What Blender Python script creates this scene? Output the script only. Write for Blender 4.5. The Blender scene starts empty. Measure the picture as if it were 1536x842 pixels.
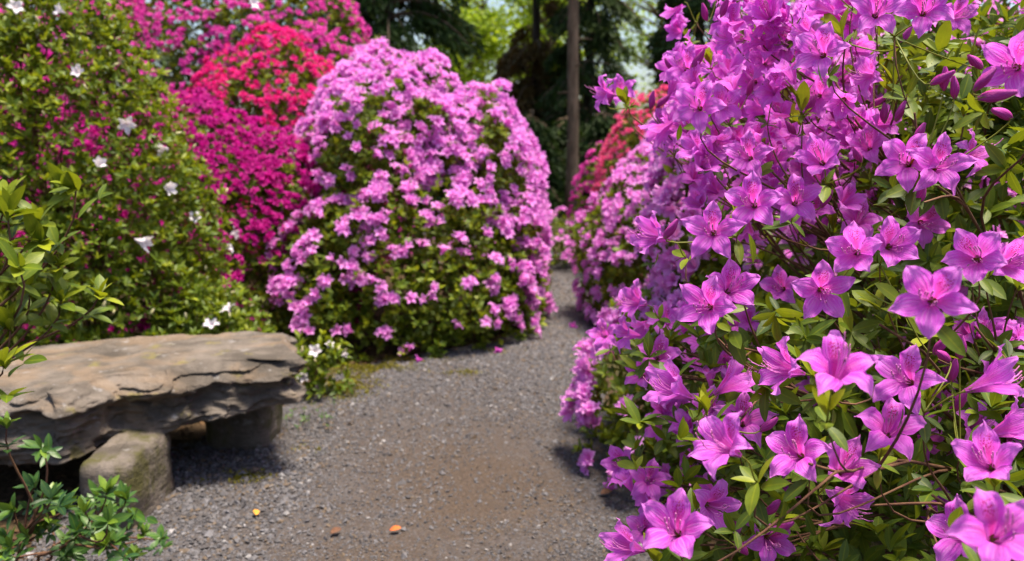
import bpy, math
import numpy as np
from mathutils import Matrix, Vector

rng = np.random.default_rng(11)
R = math.radians
S = bpy.context.scene
COL = S.collection
PI = math.pi

# ------------------------------------------------------------------ camera, world, sun, exposure
FPX = 1300.0                      # focal length in photo pixels (photo 1536 x 842)
CAMH = 1.15
PITCH = math.atan((421 - 215) / FPX)
cam_d = bpy.data.cameras.new('camera')
cam = bpy.data.objects.new('camera', cam_d)
COL.objects.link(cam)
cam.location = (0, 0, CAMH)
cam.rotation_euler = (PI / 2 - PITCH, 0, 0)
cam_d.sensor_width = 36.0
cam_d.lens = FPX / 1536 * 36.0
cam_d.clip_start = 0.05
cam_d.clip_end = 2000
cam_d.dof.use_dof = True
cam_d.dof.focus_distance = 1.25
cam_d.dof.aperture_fstop = 5.0
S.camera = cam

SUN_DIR = np.array([0.20, 0.02, 1.0]); SUN_DIR /= np.linalg.norm(SUN_DIR)
W = bpy.data.worlds.new('World'); S.world = W; W.use_nodes = True
nt = W.node_tree
sky = nt.nodes.new('ShaderNodeTexSky')
sky.sky_type = 'NISHITA'; sky.sun_disc = False
sky.sun_elevation = math.asin(SUN_DIR[2]); sky.sun_rotation = math.atan2(SUN_DIR[0], SUN_DIR[1])
sky.air_density = 1.0; sky.dust_density = 3.0; sky.ozone_density = 1.0
bg = nt.nodes['Background']; bg.inputs[1].default_value = 0.10
nt.links.new(sky.outputs[0], bg.inputs[0])
sd = bpy.data.lights.new('sun', 'SUN'); sd.energy = 4.3; sd.angle = R(16); sd.color = (1.0, 0.89, 0.72)
sun = bpy.data.objects.new('sun', sd); COL.objects.link(sun)
sun.rotation_euler = Vector(SUN_DIR).to_track_quat('Z', 'Y').to_euler()
sun.location = (3, 2, 9)
S.view_settings.view_transform = 'Standard'; S.view_settings.look = 'None'
S.view_settings.exposure = 1.3; S.view_settings.gamma = 1.0
S.render.engine = 'CYCLES'
S.cycles.use_denoising = True
S.cycles.max_bounces = 6; S.cycles.diffuse_bounces = 3; S.cycles.transmission_bounces = 4
S.cycles.glossy_bounces = 2; S.cycles.caustics_reflective = False; S.cycles.caustics_refractive = False
S.cycles.filter_width = 1.4


def at(px, py, Y):
    """photo pixel at world depth Y -> world point"""
    a = (px - 768) / FPX; b = -(py - 421) / FPX
    d = np.array([a, math.cos(PITCH) + b * math.sin(PITCH), -math.sin(PITCH) + b * math.cos(PITCH)])
    return np.array([0, 0, CAMH]) + d * (Y / d[1])


def screen(P):
    Q = np.asarray(P, float) - np.array([0, 0, CAMH])
    c, s = math.cos(PITCH), math.sin(PITCH)
    dep = Q[:, 1] * c - Q[:, 2] * s
    up = Q[:, 1] * s + Q[:, 2] * c
    dd = np.maximum(dep, 1e-3)
    return 768 + FPX * Q[:, 0] / dd, 421 - FPX * up / dd, dep


# ------------------------------------------------------------------ noise
def vnoise(P, seed=0):
    P = np.asarray(P, float); i = np.floor(P).astype(np.int64); f = P - i
    f = f * f * (3 - 2 * f)
    def h(a):
        n = (a[:, 0] * 73856093) ^ (a[:, 1] * 19349663) ^ (a[:, 2] * 83492791) ^ (seed * 2654435761)
        n = (n ^ (n >> 13)) * 1274126177
        n &= 0x7fffffff
        n = (n ^ (n >> 16)) * 668265263
        return (n & 0xffff) / 65535.0
    o = np.zeros(len(P))
    for dx in (0, 1):
        for dy in (0, 1):
            for dz in (0, 1):
                w = (f[:, 0] if dx else 1 - f[:, 0]) * (f[:, 1] if dy else 1 - f[:, 1]) * (f[:, 2] if dz else 1 - f[:, 2])
                o += w * h(i + np.array([dx, dy, dz]))
    return o


def fbm(P, seed=0, oct=4, gain=0.5):
    P = np.asarray(P, float); a = 1.0; o = np.zeros(len(P)); t = 0
    for k in range(oct):
        o += a * vnoise(P * (2 ** k), seed + k * 7); t += a; a *= gain
    return o / t


def sstep(x, a, b):
    t = np.clip((x - a) / (b - a), 0, 1); return t * t * (3 - 2 * t)


def nrm(v):
    v = np.asarray(v, float); return v / np.maximum(np.linalg.norm(v, axis=-1, keepdims=True), 1e-9)


# ------------------------------------------------------------------ mesh building
class Acc:
    def __init__(self): self.V = []; self.F = []; self.A = []; self.MI = []; self.n = 0
    def add(self, V, F, A=None, mi=0):
        V = np.asarray(V, float).reshape(-1, 3); F = np.asarray(F, np.int64)
        if len(V) == 0: return
        if F.shape[1] == 3: F = np.concatenate([F, np.full((len(F), 1), -1)], 1); F[:, 3] = -10**9
        self.V.append(V); self.F.append(np.where(F < 0, -1, F + self.n)); self.n += len(V)
        self.A.append(np.zeros((len(V), 4)) if A is None else np.asarray(A, float).reshape(-1, 4))
        self.MI.append(np.full(len(F), mi))
    def mesh(self, name, mats, off=(0, 0, 0), smooth=True):
        V = np.concatenate(self.V) - np.asarray(off, float); F = np.concatenate(self.F); A = np.concatenate(self.A); MI = np.concatenate(self.MI)
        me = bpy.data.meshes.new(name)
        tri = F[:, 3] < 0
        cnt = np.where(tri, 3, 4)
        li = F.reshape(-1); li = li[li >= 0]
        me.vertices.add(len(V)); me.vertices.foreach_set('co', V.astype(np.float32).ravel())
        me.loops.add(len(li)); me.loops.foreach_set('vertex_index', li.astype(np.int32))
        st = np.concatenate([[0], np.cumsum(cnt)[:-1]])
        me.polygons.add(len(F)); me.polygons.foreach_set('loop_start', st.astype(np.int32)); me.polygons.foreach_set('loop_total', cnt.astype(np.int32))
        me.polygons.foreach_set('use_smooth', np.full(len(F), smooth))
        me.polygons.foreach_set('material_index', MI.astype(np.int32))
        at_ = me.attributes.new('at', 'FLOAT_COLOR', 'POINT')
        at_.data.foreach_set('color', A.astype(np.float32).ravel())
        for m in (mats if isinstance(mats, (list, tuple)) else [mats]): me.materials.append(m)
        me.update(calc_edges=True); me.validate()
        return me


def link(name, data, parent=None, loc=(0, 0, 0)):
    o = bpy.data.objects.new(name, data); COL.objects.link(o)
    o.location = loc
    if parent is not None: o.parent = parent
    return o


def tag(o, label=None, cat=None, group=None, kind=None):
    if label: o['label'] = label
    if cat: o['category'] = cat
    if group: o['group'] = group
    if kind: o['kind'] = kind
    return o


def empty(name, loc, label, cat, group=None):
    o = link(name, None, None, loc); o.empty_display_size = 0.1
    return tag(o, label, cat, group)


def inst(tv, tf, ta, M, T, rnd=None):
    """template copied k times: M (k,3,3) columns are the basis, T (k,3)"""
    k = len(T); n = len(tv)
    V = np.einsum('kij,nj->kni', M, tv) + T[:, None, :]
    F = (tf[None] + (np.arange(k) * n)[:, None, None]).reshape(-1, tf.shape[1])
    A = np.broadcast_to(ta, (k, n, 4)).copy()
    if rnd is not None: A[:, :, 3] = rnd[:, None]
    return V.reshape(-1, 3), F, A.reshape(-1, 4)


def basis(X, up):
    """x axis X, z as near to up as possible"""
    X = nrm(X); Y = np.cross(up, X); bad = np.linalg.norm(Y, axis=1) < 1e-4
    Y[bad] = np.cross(X[bad], np.array([0.3, 0.8, 0.1])); Y = nrm(Y); Z = np.cross(X, Y)
    return np.stack([X, Y, Z], axis=2)


def tube(pts, rad, seg=5):
    pts = np.asarray(pts, float); rad = np.asarray(rad, float); n = len(pts)
    tan = nrm(np.gradient(pts, axis=0))
    ref = np.array([0.31, 0.17, 0.93]);
    if abs(tan.mean(0) @ ref) > 0.9 * np.linalg.norm(tan.mean(0)) + 1e-6: ref = np.array([0.9, 0.3, 0.1])
    a = nrm(np.cross(tan, ref)); b = np.cross(tan, a)
    th = np.arange(seg) * 2 * PI / seg
    V = pts[:, None] + rad[:, None, None] * (np.cos(th)[None, :, None] * a[:, None] + np.sin(th)[None, :, None] * b[:, None])
    F = [[i * seg + j, i * seg + (j + 1) % seg, (i + 1) * seg + (j + 1) % seg, (i + 1) * seg + j] for i in range(n - 1) for j in range(seg)]
    V = np.concatenate([V.reshape(-1, 3), pts[:1], pts[-1:]])
    F += [[(j + 1) % seg, j, n * seg, n * seg] for j in range(0)]
    m = n * seg
    T = [[(j + 1) % seg, j, m] for j in range(seg)] + [[m - seg + j, m - seg + (j + 1) % seg, m + 1] for j in range(seg)]
    return V, np.array(F), np.array(T)


def add_tube(acc, pts, rad, seg=5, rnd=0.5, mi=0):
    V, F, T = tube(pts, rad, seg)
    A = np.zeros((len(V), 4)); A[:, 3] = rnd
    u = np.repeat(np.linspace(0, 1, len(pts)), seg); A[:len(u), 0] = u
    n0 = acc.n
    F = np.concatenate([F, np.concatenate([T, np.full((len(T), 1), -10**9)], 1)])
    acc.V.append(V); acc.F.append(np.where(F < 0, -1, F + n0)); acc.n += len(V); acc.A.append(A); acc.MI.append(np.full(len(F), mi))


def bez(a, b, c, d, n):
    t = np.linspace(0, 1, n)[:, None]
    return (1 - t)**3 * a + 3 * (1 - t)**2 * t * b + 3 * (1 - t) * t * t * c + t**3 * d


# ------------------------------------------------------------------ materials
class NT:
    def __init__(self, name):
        self.m = bpy.data.materials.new(name); self.m.use_nodes = True
        self.t = self.m.node_tree; self.t.nodes.clear()
        self.out = self.n('ShaderNodeOutputMaterial')
    def n(self, typ, **kw):
        x = self.t.nodes.new(typ)
        for k, v in kw.items(): setattr(x, k, v)
        return x
    def l(self, a, b): self.t.links.new(a, b)
    def set(self, sock, v):
        if hasattr(v, 'is_output') or isinstance(v, bpy.types.NodeSocket): self.l(v, sock)
        else: sock.default_value = v
    def math(self, op, a, b=0.0, c=0.0):
        x = self.n('ShaderNodeMath', operation=op); self.set(x.inputs[0], a); self.set(x.inputs[1], b); self.set(x.inputs[2], c); return x.outputs[0]
    def mr(self, v, a, b, c=0.0, d=1.0, smooth=True):
        x = self.n('ShaderNodeMapRange', interpolation_type='SMOOTHSTEP' if smooth else 'LINEAR')
        self.set(x.inputs['Value'], v)
        for k, q in (('From Min', a), ('From Max', b), ('To Min', c), ('To Max', d)): self.set(x.inputs[k], q)
        return x.outputs[0]
    def mix(self, f, a, b, blend='MIX'):
        x = self.n('ShaderNodeMix', data_type='RGBA', blend_type=blend); self.set(x.inputs[0], f)
        for s, v in ((x.inputs[6], a), (x.inputs[7], b)):
            self.set(s, v if isinstance(v, bpy.types.NodeSocket) else (*v, 1.0))
        return x.outputs[2]
    def noise(self, vec, scale, detail=4, rough=0.55, dist=0.0):
        x = self.n('ShaderNodeTexNoise'); x.inputs['Scale'].default_value = scale; x.inputs['Detail'].default_value = detail
        x.inputs['Roughness'].default_value = rough; x.inputs['Distortion'].default_value = dist
        if vec is not None: self.l(vec, x.inputs['Vector'])
        return x.outputs[0]
    def vor(self, vec, scale, feature='F1', out=0):
        x = self.n('ShaderNodeTexVoronoi', feature=feature); x.inputs['Scale'].default_value = scale
        if vec is not None: self.l(vec, x.inputs['Vector'])
        return x.outputs[out]
    def pos(self): return self.n('ShaderNodeNewGeometry').outputs['Position']
    def scl(self, vec, s):
        x = self.n('ShaderNodeMapping'); self.l(vec, x.inputs['Vector']); x.inputs['Scale'].default_value = s; return x.outputs[0]
    def attr(self):
        a = self.n('ShaderNodeAttribute', attribute_name='at'); s = self.n('ShaderNodeSeparateColor'); self.l(a.outputs['Color'], s.inputs[0])
        return s.outputs[0], s.outputs[1], s.outputs[2], a.outputs['Alpha']
    def bump(self, h, strength, dist):
        b = self.n('ShaderNodeBump'); b.inputs['Strength'].default_value = strength; b.inputs['Distance'].default_value = dist; self.l(h, b.inputs['Height']); return b.outputs[0]
    def prin(self, col, rough=0.5, spec=0.5, normal=None):
        p = self.n('ShaderNodeBsdfPrincipled'); self.set(p.inputs['Base Color'], col if isinstance(col, bpy.types.NodeSocket) else (*col, 1))
        self.set(p.inputs['Roughness'], rough); p.inputs['Specular IOR Level'].default_value = spec
        if normal is not None: self.l(normal, p.inputs['Normal'])
        return p.outputs[0]
    def done(self, sh): self.l(sh, self.out.inputs[0]); return self.m
    def thin(self, front, col, f, normal=None):
        t = self.n('ShaderNodeBsdfTranslucent'); self.set(t.inputs[0], col)
        if normal is not None: self.l(normal, t.inputs['Normal'])
        m = self.n('ShaderNodeMixShader'); m.inputs[0].default_value = f; self.l(front, m.inputs[1]); self.l(t.outputs[0], m.inputs[2]); return m.outputs[0]


def petal_mat(name, base, deep, edge, throat, spot, trans=0.48):
    b = NT(name); u, v, bl, rnd = b.attr()
    cv = b.n('ShaderNodeCombineXYZ'); b.l(b.math('MULTIPLY', u, 0.5), cv.inputs[0]); b.l(b.math('MULTIPLY', v, 5.0), cv.inputs[1]); b.l(b.math('MULTIPLY', rnd, 40.0), cv.inputs[2])
    streak = b.noise(cv.outputs[0], 3.2, 3, 0.6)
    col = b.mix(b.mr(rnd, 0.0, 1.0, 0, 1, False), base, deep)
    col = b.mix(b.mr(u, 0.55, 1.0, 0, 0.7), col, edge)
    col = b.mix(b.mr(streak, 0.38, 0.66, 0.0, 0.6), col, edge)
    mid = b.mr(b.math('ABSOLUTE', b.math('SUBTRACT', v, 0.5)), 0.0, 0.12, 0.35, 0.0)      # midrib line
    col = b.mix(b.math('MULTIPLY', mid, b.mr(u, 0.5, 1.0, 1.0, 0.3)), col, edge)
    va = b.math('ABSOLUTE', b.math('SUBTRACT', v, 0.5))
    th = b.math('MULTIPLY', b.math('MULTIPLY', b.mr(u, 0.26, 0.64, 1.0, 0.0), b.mr(va, 0.05, 0.42, 1.0, 0.25)), b.math('ADD', b.math('MULTIPLY', bl, 0.62), 0.25))
    col = b.mix(th, col, throat)
    cs = b.n('ShaderNodeCombineXYZ'); b.l(b.math('MULTIPLY', u, 26.0), cs.inputs[0]); b.l(b.math('MULTIPLY', v, 14.0), cs.inputs[1]); b.l(b.math('MULTIPLY', rnd, 17.0), cs.inputs[2])
    sp = b.mr(b.vor(cs.outputs[0], 1.0), 0.28, 0.48, 1.0, 0.0)
    sp = b.math('MULTIPLY', b.math('MULTIPLY', sp, b.mr(bl, 0.4, 1.0)), b.math('MULTIPLY', b.mr(u, 0.32, 0.40), b.mr(u, 0.62, 0.75, 1, 0)))
    sp = b.math('MULTIPLY', sp, b.mr(b.math('ABSOLUTE', b.math('SUBTRACT', v, 0.5)), 0.14, 0.36, 1.0, 0.0))
    col = b.mix(sp, col, spot)
    nb = b.bump(streak, 0.6, 0.004)
    return b.done(b.thin(b.prin(col, 0.55, 0.25, nb), col, trans, nb))


def leaf_mat(name, dark, mid, light, rough=0.5, trans=0.32, spec=0.32):
    b = NT(name); u, v, bl, rnd = b.attr()
    col = b.mix(b.mr(rnd, 0.0, 0.55, 0, 1, False), dark, mid)
    col = b.mix(b.mr(rnd, 0.6, 1.0, 0, 1, False), col, light)
    rib = b.mr(b.math('ABSOLUTE', b.math('SUBTRACT', v, 0.5)), 0.0, 0.09, 0.4, 0.0)
    col = b.mix(rib, col, light)
    ns = b.noise(b.pos(), 45, 2)
    col = b.mix(b.mr(ns, 0.3, 0.7, 0, 0.35), col, dark)
    tcol = b.mix(0.5, col, light)
    nb = b.bump(ns, 0.3, 0.004)
    return b.done(b.thin(b.prin(col, rough, spec, nb), tcol, trans, nb))


def bark_mat(name, a, c, scale=(40, 40, 8)):
    b = NT(name); n = b.noise(b.scl(b.pos(), scale), 1.0, 5, 0.65)
    col = b.mix(b.mr(n, 0.3, 0.7), a, c)
    return b.done(b.prin(col, 0.85, 0.2, b.bump(n, 0.6, 0.01)))


LAV = petal_mat('lavender petal', (0.80, 0.115, 0.80), (0.73, 0.075, 0.72), (0.86, 0.32, 0.89), (0.70, 0.04, 0.36), (0.50, 0.01, 0.14))
PALE = petal_mat('pale pink petal', (0.86, 0.28, 0.82), (0.80, 0.15, 0.74), (0.91, 0.52, 0.90), (0.78, 0.16, 0.52), (0.6, 0.03, 0.25))
MAG = petal_mat('magenta petal', (0.56, 0.008, 0.30), (0.42, 0.005, 0.19), (0.64, 0.025, 0.38), (0.45, 0.004, 0.16), (0.3, 0.0, 0.1))
RED = petal_mat('crimson petal', (0.82, 0.010, 0.24), (0.74, 0.010, 0.32), (0.87, 0.05, 0.32), (0.6, 0.004, 0.06), (0.4, 0.0, 0.03))
HOT = petal_mat('hot pink petal', (0.78, 0.045, 0.48), (0.70, 0.025, 0.38), (0.82, 0.16, 0.60), (0.6, 0.01, 0.3), (0.4, 0.0, 0.15))
CORAL = petal_mat('coral petal', (0.86, 0.08, 0.28), (0.82, 0.05, 0.26), (0.90, 0.22, 0.44), (0.7, 0.02, 0.06), (0.5, 0.0, 0.04))
WHITE = petal_mat('white petal', (0.80, 0.74, 0.82), (0.76, 0.66, 0.80), (0.84, 0.80, 0.86), (0.74, 0.62, 0.66), (0.6, 0.6, 0.3), 0.3)
BUDM = petal_mat('bud skin', (0.50, 0.03, 0.36), (0.36, 0.01, 0.20), (0.60, 0.10, 0.48), (0.52, 0.02, 0.22), (0.4, 0, .1), 0.15)
CREAM = petal_mat('cream bud skin', (0.66, 0.60, 0.28), (0.55, 0.52, 0.22), (0.75, 0.68, 0.50), (0.5, 0.55, 0.2), (0.5, .5, .2), 0.2)
LEAF_NEAR = leaf_mat('azalea leaf', (0.035, 0.075, 0.007), (0.110, 0.165, 0.007), (0.33, 0.36, 0.012))
LEAF_FAR = leaf_mat('olive azalea leaf', (0.035, 0.075, 0.008), (0.105, 0.16, 0.008), (0.31, 0.34, 0.014), 0.5)
LEAF_BLUE = leaf_mat('glossy dark leaf', (0.022, 0.072, 0.022), (0.060, 0.135, 0.018), (0.20, 0.29, 0.020), 0.42, 0.25, 0.35)
NEEDLE = leaf_mat('hemlock needles', (0.014, 0.032, 0.007), (0.032, 0.068, 0.010), (0.08, 0.12, 0.014), 0.6, 0.2, 0.25)
NEEDLE2 = leaf_mat('rusty evergreen needles', (0.04, 0.04, 0.008), (0.10, 0.06, 0.012), (0.22, 0.10, 0.02), 0.6, 0.3, 0.25)
BROAD = leaf_mat('spring tree leaf', (0.14, 0.24, 0.012), (0.28, 0.42, 0.015), (0.46, 0.56, 0.03), 0.5, 0.5, 0.3)
TWIG = bark_mat('reddish twig bark', (0.085, 0.035, 0.025), (0.16, 0.085, 0.045))
BARK = bark_mat('grey trunk bark', (0.085, 0.055, 0.034), (0.24, 0.165, 0.105), (14, 14, 3))
BARK2 = bark_mat('dark hemlock bark', (0.02, 0.015, 0.010), (0.06, 0.045, 0.032), (14, 14, 3))
CALYX = leaf_mat('calyx green', (0.14, 0.17, 0.02), (0.24, 0.26, 0.03), (0.36, 0.34, 0.06))
_b = NT('stamen'); _u, _v, _w, _r = _b.attr()
STAMEN = _b.done(_b.prin(_b.mix(_b.mr(_u, 0.86, 0.92), (0.72, 0.22, 0.58), (0.36, 0.10, 0.26)), 0.5, 0.3))


# ------------------------------------------------------------------ leaf / flower templates
def leaf_tpl(rows, prof, fold=0.25, droop=0.16):
    xs = np.array(rows); w = np.array(prof); V = []; A = []
    for x, h in zip(xs, w):
        for s in (-1, 0, 1):
            V.append((x, s * h, fold * abs(s) * h - droop * x * x)); A.append((x, 0.5 + 0.5 * s, 0, 0))
    F = []
    for i in range(len(xs) - 1):
        for j in range(2):
            F.append((i * 3 + j, (i + 1) * 3 + j, (i + 1) * 3 + j + 1, i * 3 + j + 1))
    return np.array(V, float), np.array(F), np.array(A, float)


LEAF_HI = leaf_tpl([0, .12, .3, .5, .7, .86, 1], [.02, .09, .165, .19, .165, .10, .004])
LEAF_MID = leaf_tpl([0, .3, .65, 1], [.03, .17, .17, .005])
LEAF_LO = (np.array([(0, 0, 0), (.5, -.26, -.0), (1, 0, -.15), (.5, .26, -.0)], float), np.array([(0, 1, 2, 3)]),
           np.array([(0, .5, 0, 0), (.5, 0, 0, 0), (1, .5, 0, 0), (.5, 1, 0, 0)], float))


def flower_tpl(nu, nv, seed, openness=1.0, wave=1.0):
    """corolla: opening looks along +z, throat at origin, upper (spotted) petal towards +y. radius about 0.038"""
    r_ = np.random.default_rng(seed); V = []; F = []; A = []
    us = np.concatenate([np.linspace(0, .3, max(2, nu // 3), endpoint=False), np.linspace(.3, 1, nu - max(2, nu // 3))])
    vs = np.linspace(-1, 1, nv)
    for k in range(5):
        th0 = PI / 2 + k * 2 * PI / 5 + r_.normal(0, .05)
        L = r_.uniform(.92, 1.08); ph = r_.uniform(0, 6.28, 3); rec = r_.uniform(.4, 2.4); tilt = r_.normal(0, .10); wk = r_.uniform(.9, 1.1); tw = r_.normal(0, .22)
        bl = {0: 1.0, 1: 0.55, 4: 0.55}.get(k, 0.05)
        n0 = len(V)
        for u in us:
            if u < .3:
                t = u / .3; r = .0022 + .0085 * t ** 1.2; z = -.036 + .029 * t; w = r * math.tan(PI / 5) * 1.08
            else:
                s = (u - .3) / .7
                z = -.007 + .014 * math.sin(min(1.0, s * 1.1) * 1.6) * (1.35 - .35 * openness) - (.012 * openness * rec) * max(0, s - .35) ** 1.6 + tilt * .03 * s
                z += (1 - openness) * .028 * s
                r = .0107 + .0315 * L * s ** .95 * (0.5 + 0.5 * openness)
                w = wk * (.0078 * (1 - s) ** 1.3 + .0086 * math.sin(PI * s ** .76) ** .9)
            for v in vs:
                e = abs(v) ** 1.6 * sstep(u, .35, .7)
                zz = z + wave * e * (.0042 * math.sin(9 * u + ph[0] + 2.0 * v) + .0024 * math.sin(21 * u + ph[1] - 1.5 * v)) - .0012 * math.exp(-(v / .22) ** 2) * (u > .3) + .0022 * e
                zz += tw * v * w * sstep(u, .5, 1.0)
                rr = r + wave * .0009 * math.sin(17 * u + ph[2]) * e
                t_ = v * w
                x = rr * math.cos(th0) - t_ * math.sin(th0); y = rr * math.sin(th0) + t_ * math.cos(th0)
                V.append((x, y, zz)); A.append((u, .5 + .5 * v, bl, r_.uniform() * 0 + .5))
        for i in range(len(us) - 1):
            for j in range(len(vs) - 1):
                F.append((n0 + i * nv + j, n0 + (i + 1) * nv + j, n0 + (i + 1) * nv + j + 1, n0 + i * nv + j + 1))
    return np.array(V), np.array(F), np.array(A)


OPEN = [1.0, 1.15, .85, .7, 1.1, .5, 1.2, .95]
FL_HI = [flower_tpl(15, 9, 100 + i, OPEN[i]) for i in range(8)]
FL_MID = [flower_tpl(9, 5, 200 + i, OPEN[i]) for i in range(6)]
FL_LO = [flower_tpl(6, 3, 300 + i, OPEN[i], .6) for i in range(6)]


def bud_tpl(nu=9, nv=8):
    V = []; F = []; A = []
    for i in range(nu):
        u = i / (nu - 1); r = .0016 + .0058 * math.sin(PI * min(1, u * .95 + .02)) ** .9 * (1.1 - .5 * u); z = -.002 + .036 * u
        for j in range(nv):
            a = 2 * PI * j / nv + 1.1 * u; rr = r * (1 + .16 * math.cos(a * 5 - 4 * u))
            V.append((rr * math.cos(a), rr * math.sin(a), z)); A.append((u * .9, (j % 4) / 4, .1, .5))
    for i in range(nu - 1):
        for j in range(nv): F.append((i * nv + j, i * nv + (j + 1) % nv, (i + 1) * nv + (j + 1) % nv, (i + 1) * nv + j))
    return np.array(V), np.array(F), np.array(A)


BUD = bud_tpl()


def stamens_mesh(seed):
    r_ = np.random.default_rng(seed); acc = Acc()
    for i in range(7):
        th = r_.uniform(0, 6.28); L = r_.uniform(.028, .040) if i else .052
        sp = r_.uniform(.004, .010)
        a = np.array([.002 * math.cos(th), .002 * math.sin(th), -.03]); d = np.array([sp * math.cos(th), sp * math.sin(th) - .004, -.008 + L])
        p = bez(a, a + [0, -.002, .02], d + [0, -.006, -.012], d + [0, .004, 0], 8)
        add_tube(acc, p, np.array([.0004] * 6 + [.0008, .0007]), 4, r_.uniform())
    return acc.mesh('stamens', STAMEN)


def calyx_mesh():
    acc = Acc()
    add_tube(acc, np.array([(0, 0, -.050), (0, 0, -.040), (0, 0, -.036), (0, 0, -.030), (0, 0, -.024)]), np.array([.0009, .0011, .0022, .0028, .0032]), 6, .6)
    for k in range(5):
        a = k * 2 * PI / 5
        M = basis(np.array([[.35 * math.cos(a), .35 * math.sin(a), 1.0]]), np.array([[math.cos(a), math.sin(a), 0.]]))
        V, F, A = inst(*LEAF_MID, M * .012, np.array([[.002 * math.cos(a), .002 * math.sin(a), -.034]]), np.array([.8]))
        acc.add(V, F, A)
    return acc.mesh('calyx', CALYX)


STAM = [stamens_mesh(i) for i in range(4)]
CAL = calyx_mesh()
_fm = {}


def flower_mesh(lod, var, mat):
    key = (lod, var, mat.name)
    if key not in _fm:
        V, F, A = {'hi': FL_HI, 'mid': FL_MID, 'lo': FL_LO}[lod][var]
        A = A.copy(); A[:, 3] = (var * 0.37 + 0.15) % 1.0
        a = Acc(); a.add(V, F, A); _fm[key] = a.mesh('flower', mat)
    return _fm[key]


def face_basis(Fd, roll):
    """flower z axis = Fd, y as near to world up as possible, rolled"""
    Z = nrm(Fd); up = np.tile([0.03, 0.02, 1.0], (len(Z), 1)); X = np.cross(up, Z)
    bad = np.linalg.norm(X, axis=1) < .15; X[bad] = [1, 0, 0]
    X = nrm(X); Y = nrm(np.cross(Z, X)); X = np.cross(Y, Z)
    c, s = np.cos(roll)[:, None], np.sin(roll)[:, None]
    X2 = c * X + s * Y; Y2 = -s * X + c * Y
    return np.stack([X2, Y2, Z], axis=2)


# ------------------------------------------------------------------ the bushes' forms (needed by all for hiding tests)
# name: list of (centre, radii)
FORMS = {
    'near_pink': [((1.20, 1.85, .45), (.76, .62, .80)), ((1.16, 1.95, 1.12), (.50, .40, .42))],
    'mid_pink': [((.93, 3.15, .12), (.66, .78, .56)), ((1.14, 3.0, .86), (.60, .68, .80))],
    'back_green': [((2.1, 3.3, .6), (1.0, .8, 1.65))],
    'far_pink': [((1.30, 5.6, .25), (.86, .95, .92)), ((1.7, 6.2, .3), (.9, .9, 1.3))],
    'far_low': [((.50, 8.2, .05), (.50, .45, .42)), ((-.25, 8.6, .1), (.5, .6, .7))],
    'coral': [((1.32, 7.6, .45), (.62, .6, 1.15))],
    'far_magenta': [((.96, 8.6, .35), (.34, .4, .78))],
    'big_pink': [((-.82, 6.0, .15), (.70, 1.35, 1.56)), ((-.28, 5.95, .1), (.48, 1.1, 1.36)), ((-.12, 5.85, .1), (.30, .8, .72)), ((-.62, 5.20, .1), (.68, .70, .82)), ((-.98, 5.0, .05), (.42, .58, .76)), ((-1.0, 6.6, .2), (.48, .8, 1.56))],
    'magenta': [((-1.95, 5.25, .0), (.84, .9, 1.36)), ((-1.48, 5.35, .0), (.52, .7, 1.20)), ((-2.85, 5.0, .1), (.8, .8, 1.5))],
    'crimson': [((-1.78, 6.7, .5), (.76, .8, 1.42))],
    'hot_pink': [((-2.5, 8.5, .7), (1.45, 1.2, 2.2)), ((-4.2, 8.0, .7), (1.4, 1.2, 2.0))],
    'green_white': [((-2.12, 3.95, .45), (.73, .70, 1.42)), ((-1.45, 3.82, .10), (.38, .36, .46)), ((-1.95, 3.66, .05), (.62, .26, .42))],  # last lobe added behind the bench to darken the gap under the slab
    'small_white': [((-.90, 3.92, .08), (.15, .14, .20))],
}


def hidden_by_others(P, own, shrink=.86):
    C = np.array([0, 0, CAMH]); hid = np.zeros(len(P), bool)
    for k, ells in FORMS.items():
        if k == own: sh = .80
        else: sh = shrink
        for c, r in ells:
            c = np.array(c); r = np.array(r) * sh
            o = (C - c) / r; d = (P - C) / r
            a = (d * d).sum(1); b = 2 * (d * o).sum(1); cc = (o * o).sum() - 1
            disc = b * b - 4 * a * cc
            t = np.where(disc > 0, (-b - np.sqrt(np.maximum(disc, 0))) / (2 * a), 9)
            hid |= (t > 0) & (t < .97)
    return hid


def hit(form, px, py):
    o = np.array([0, 0, CAMH]); d = nrm(at(px, py, 1.0) - o); best = 1e9
    for c, r in form:
        a = (o - np.array(c)) / np.array(r); e = d / np.array(r); A, B, C_ = e @ e, 2 * a @ e, a @ a - 1; q = B * B - 4 * A * C_
        if q > 0: best = min(best, (-B - math.sqrt(q)) / (2 * A))
    return o + d * (best if best < 1e8 else 3.4)


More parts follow.
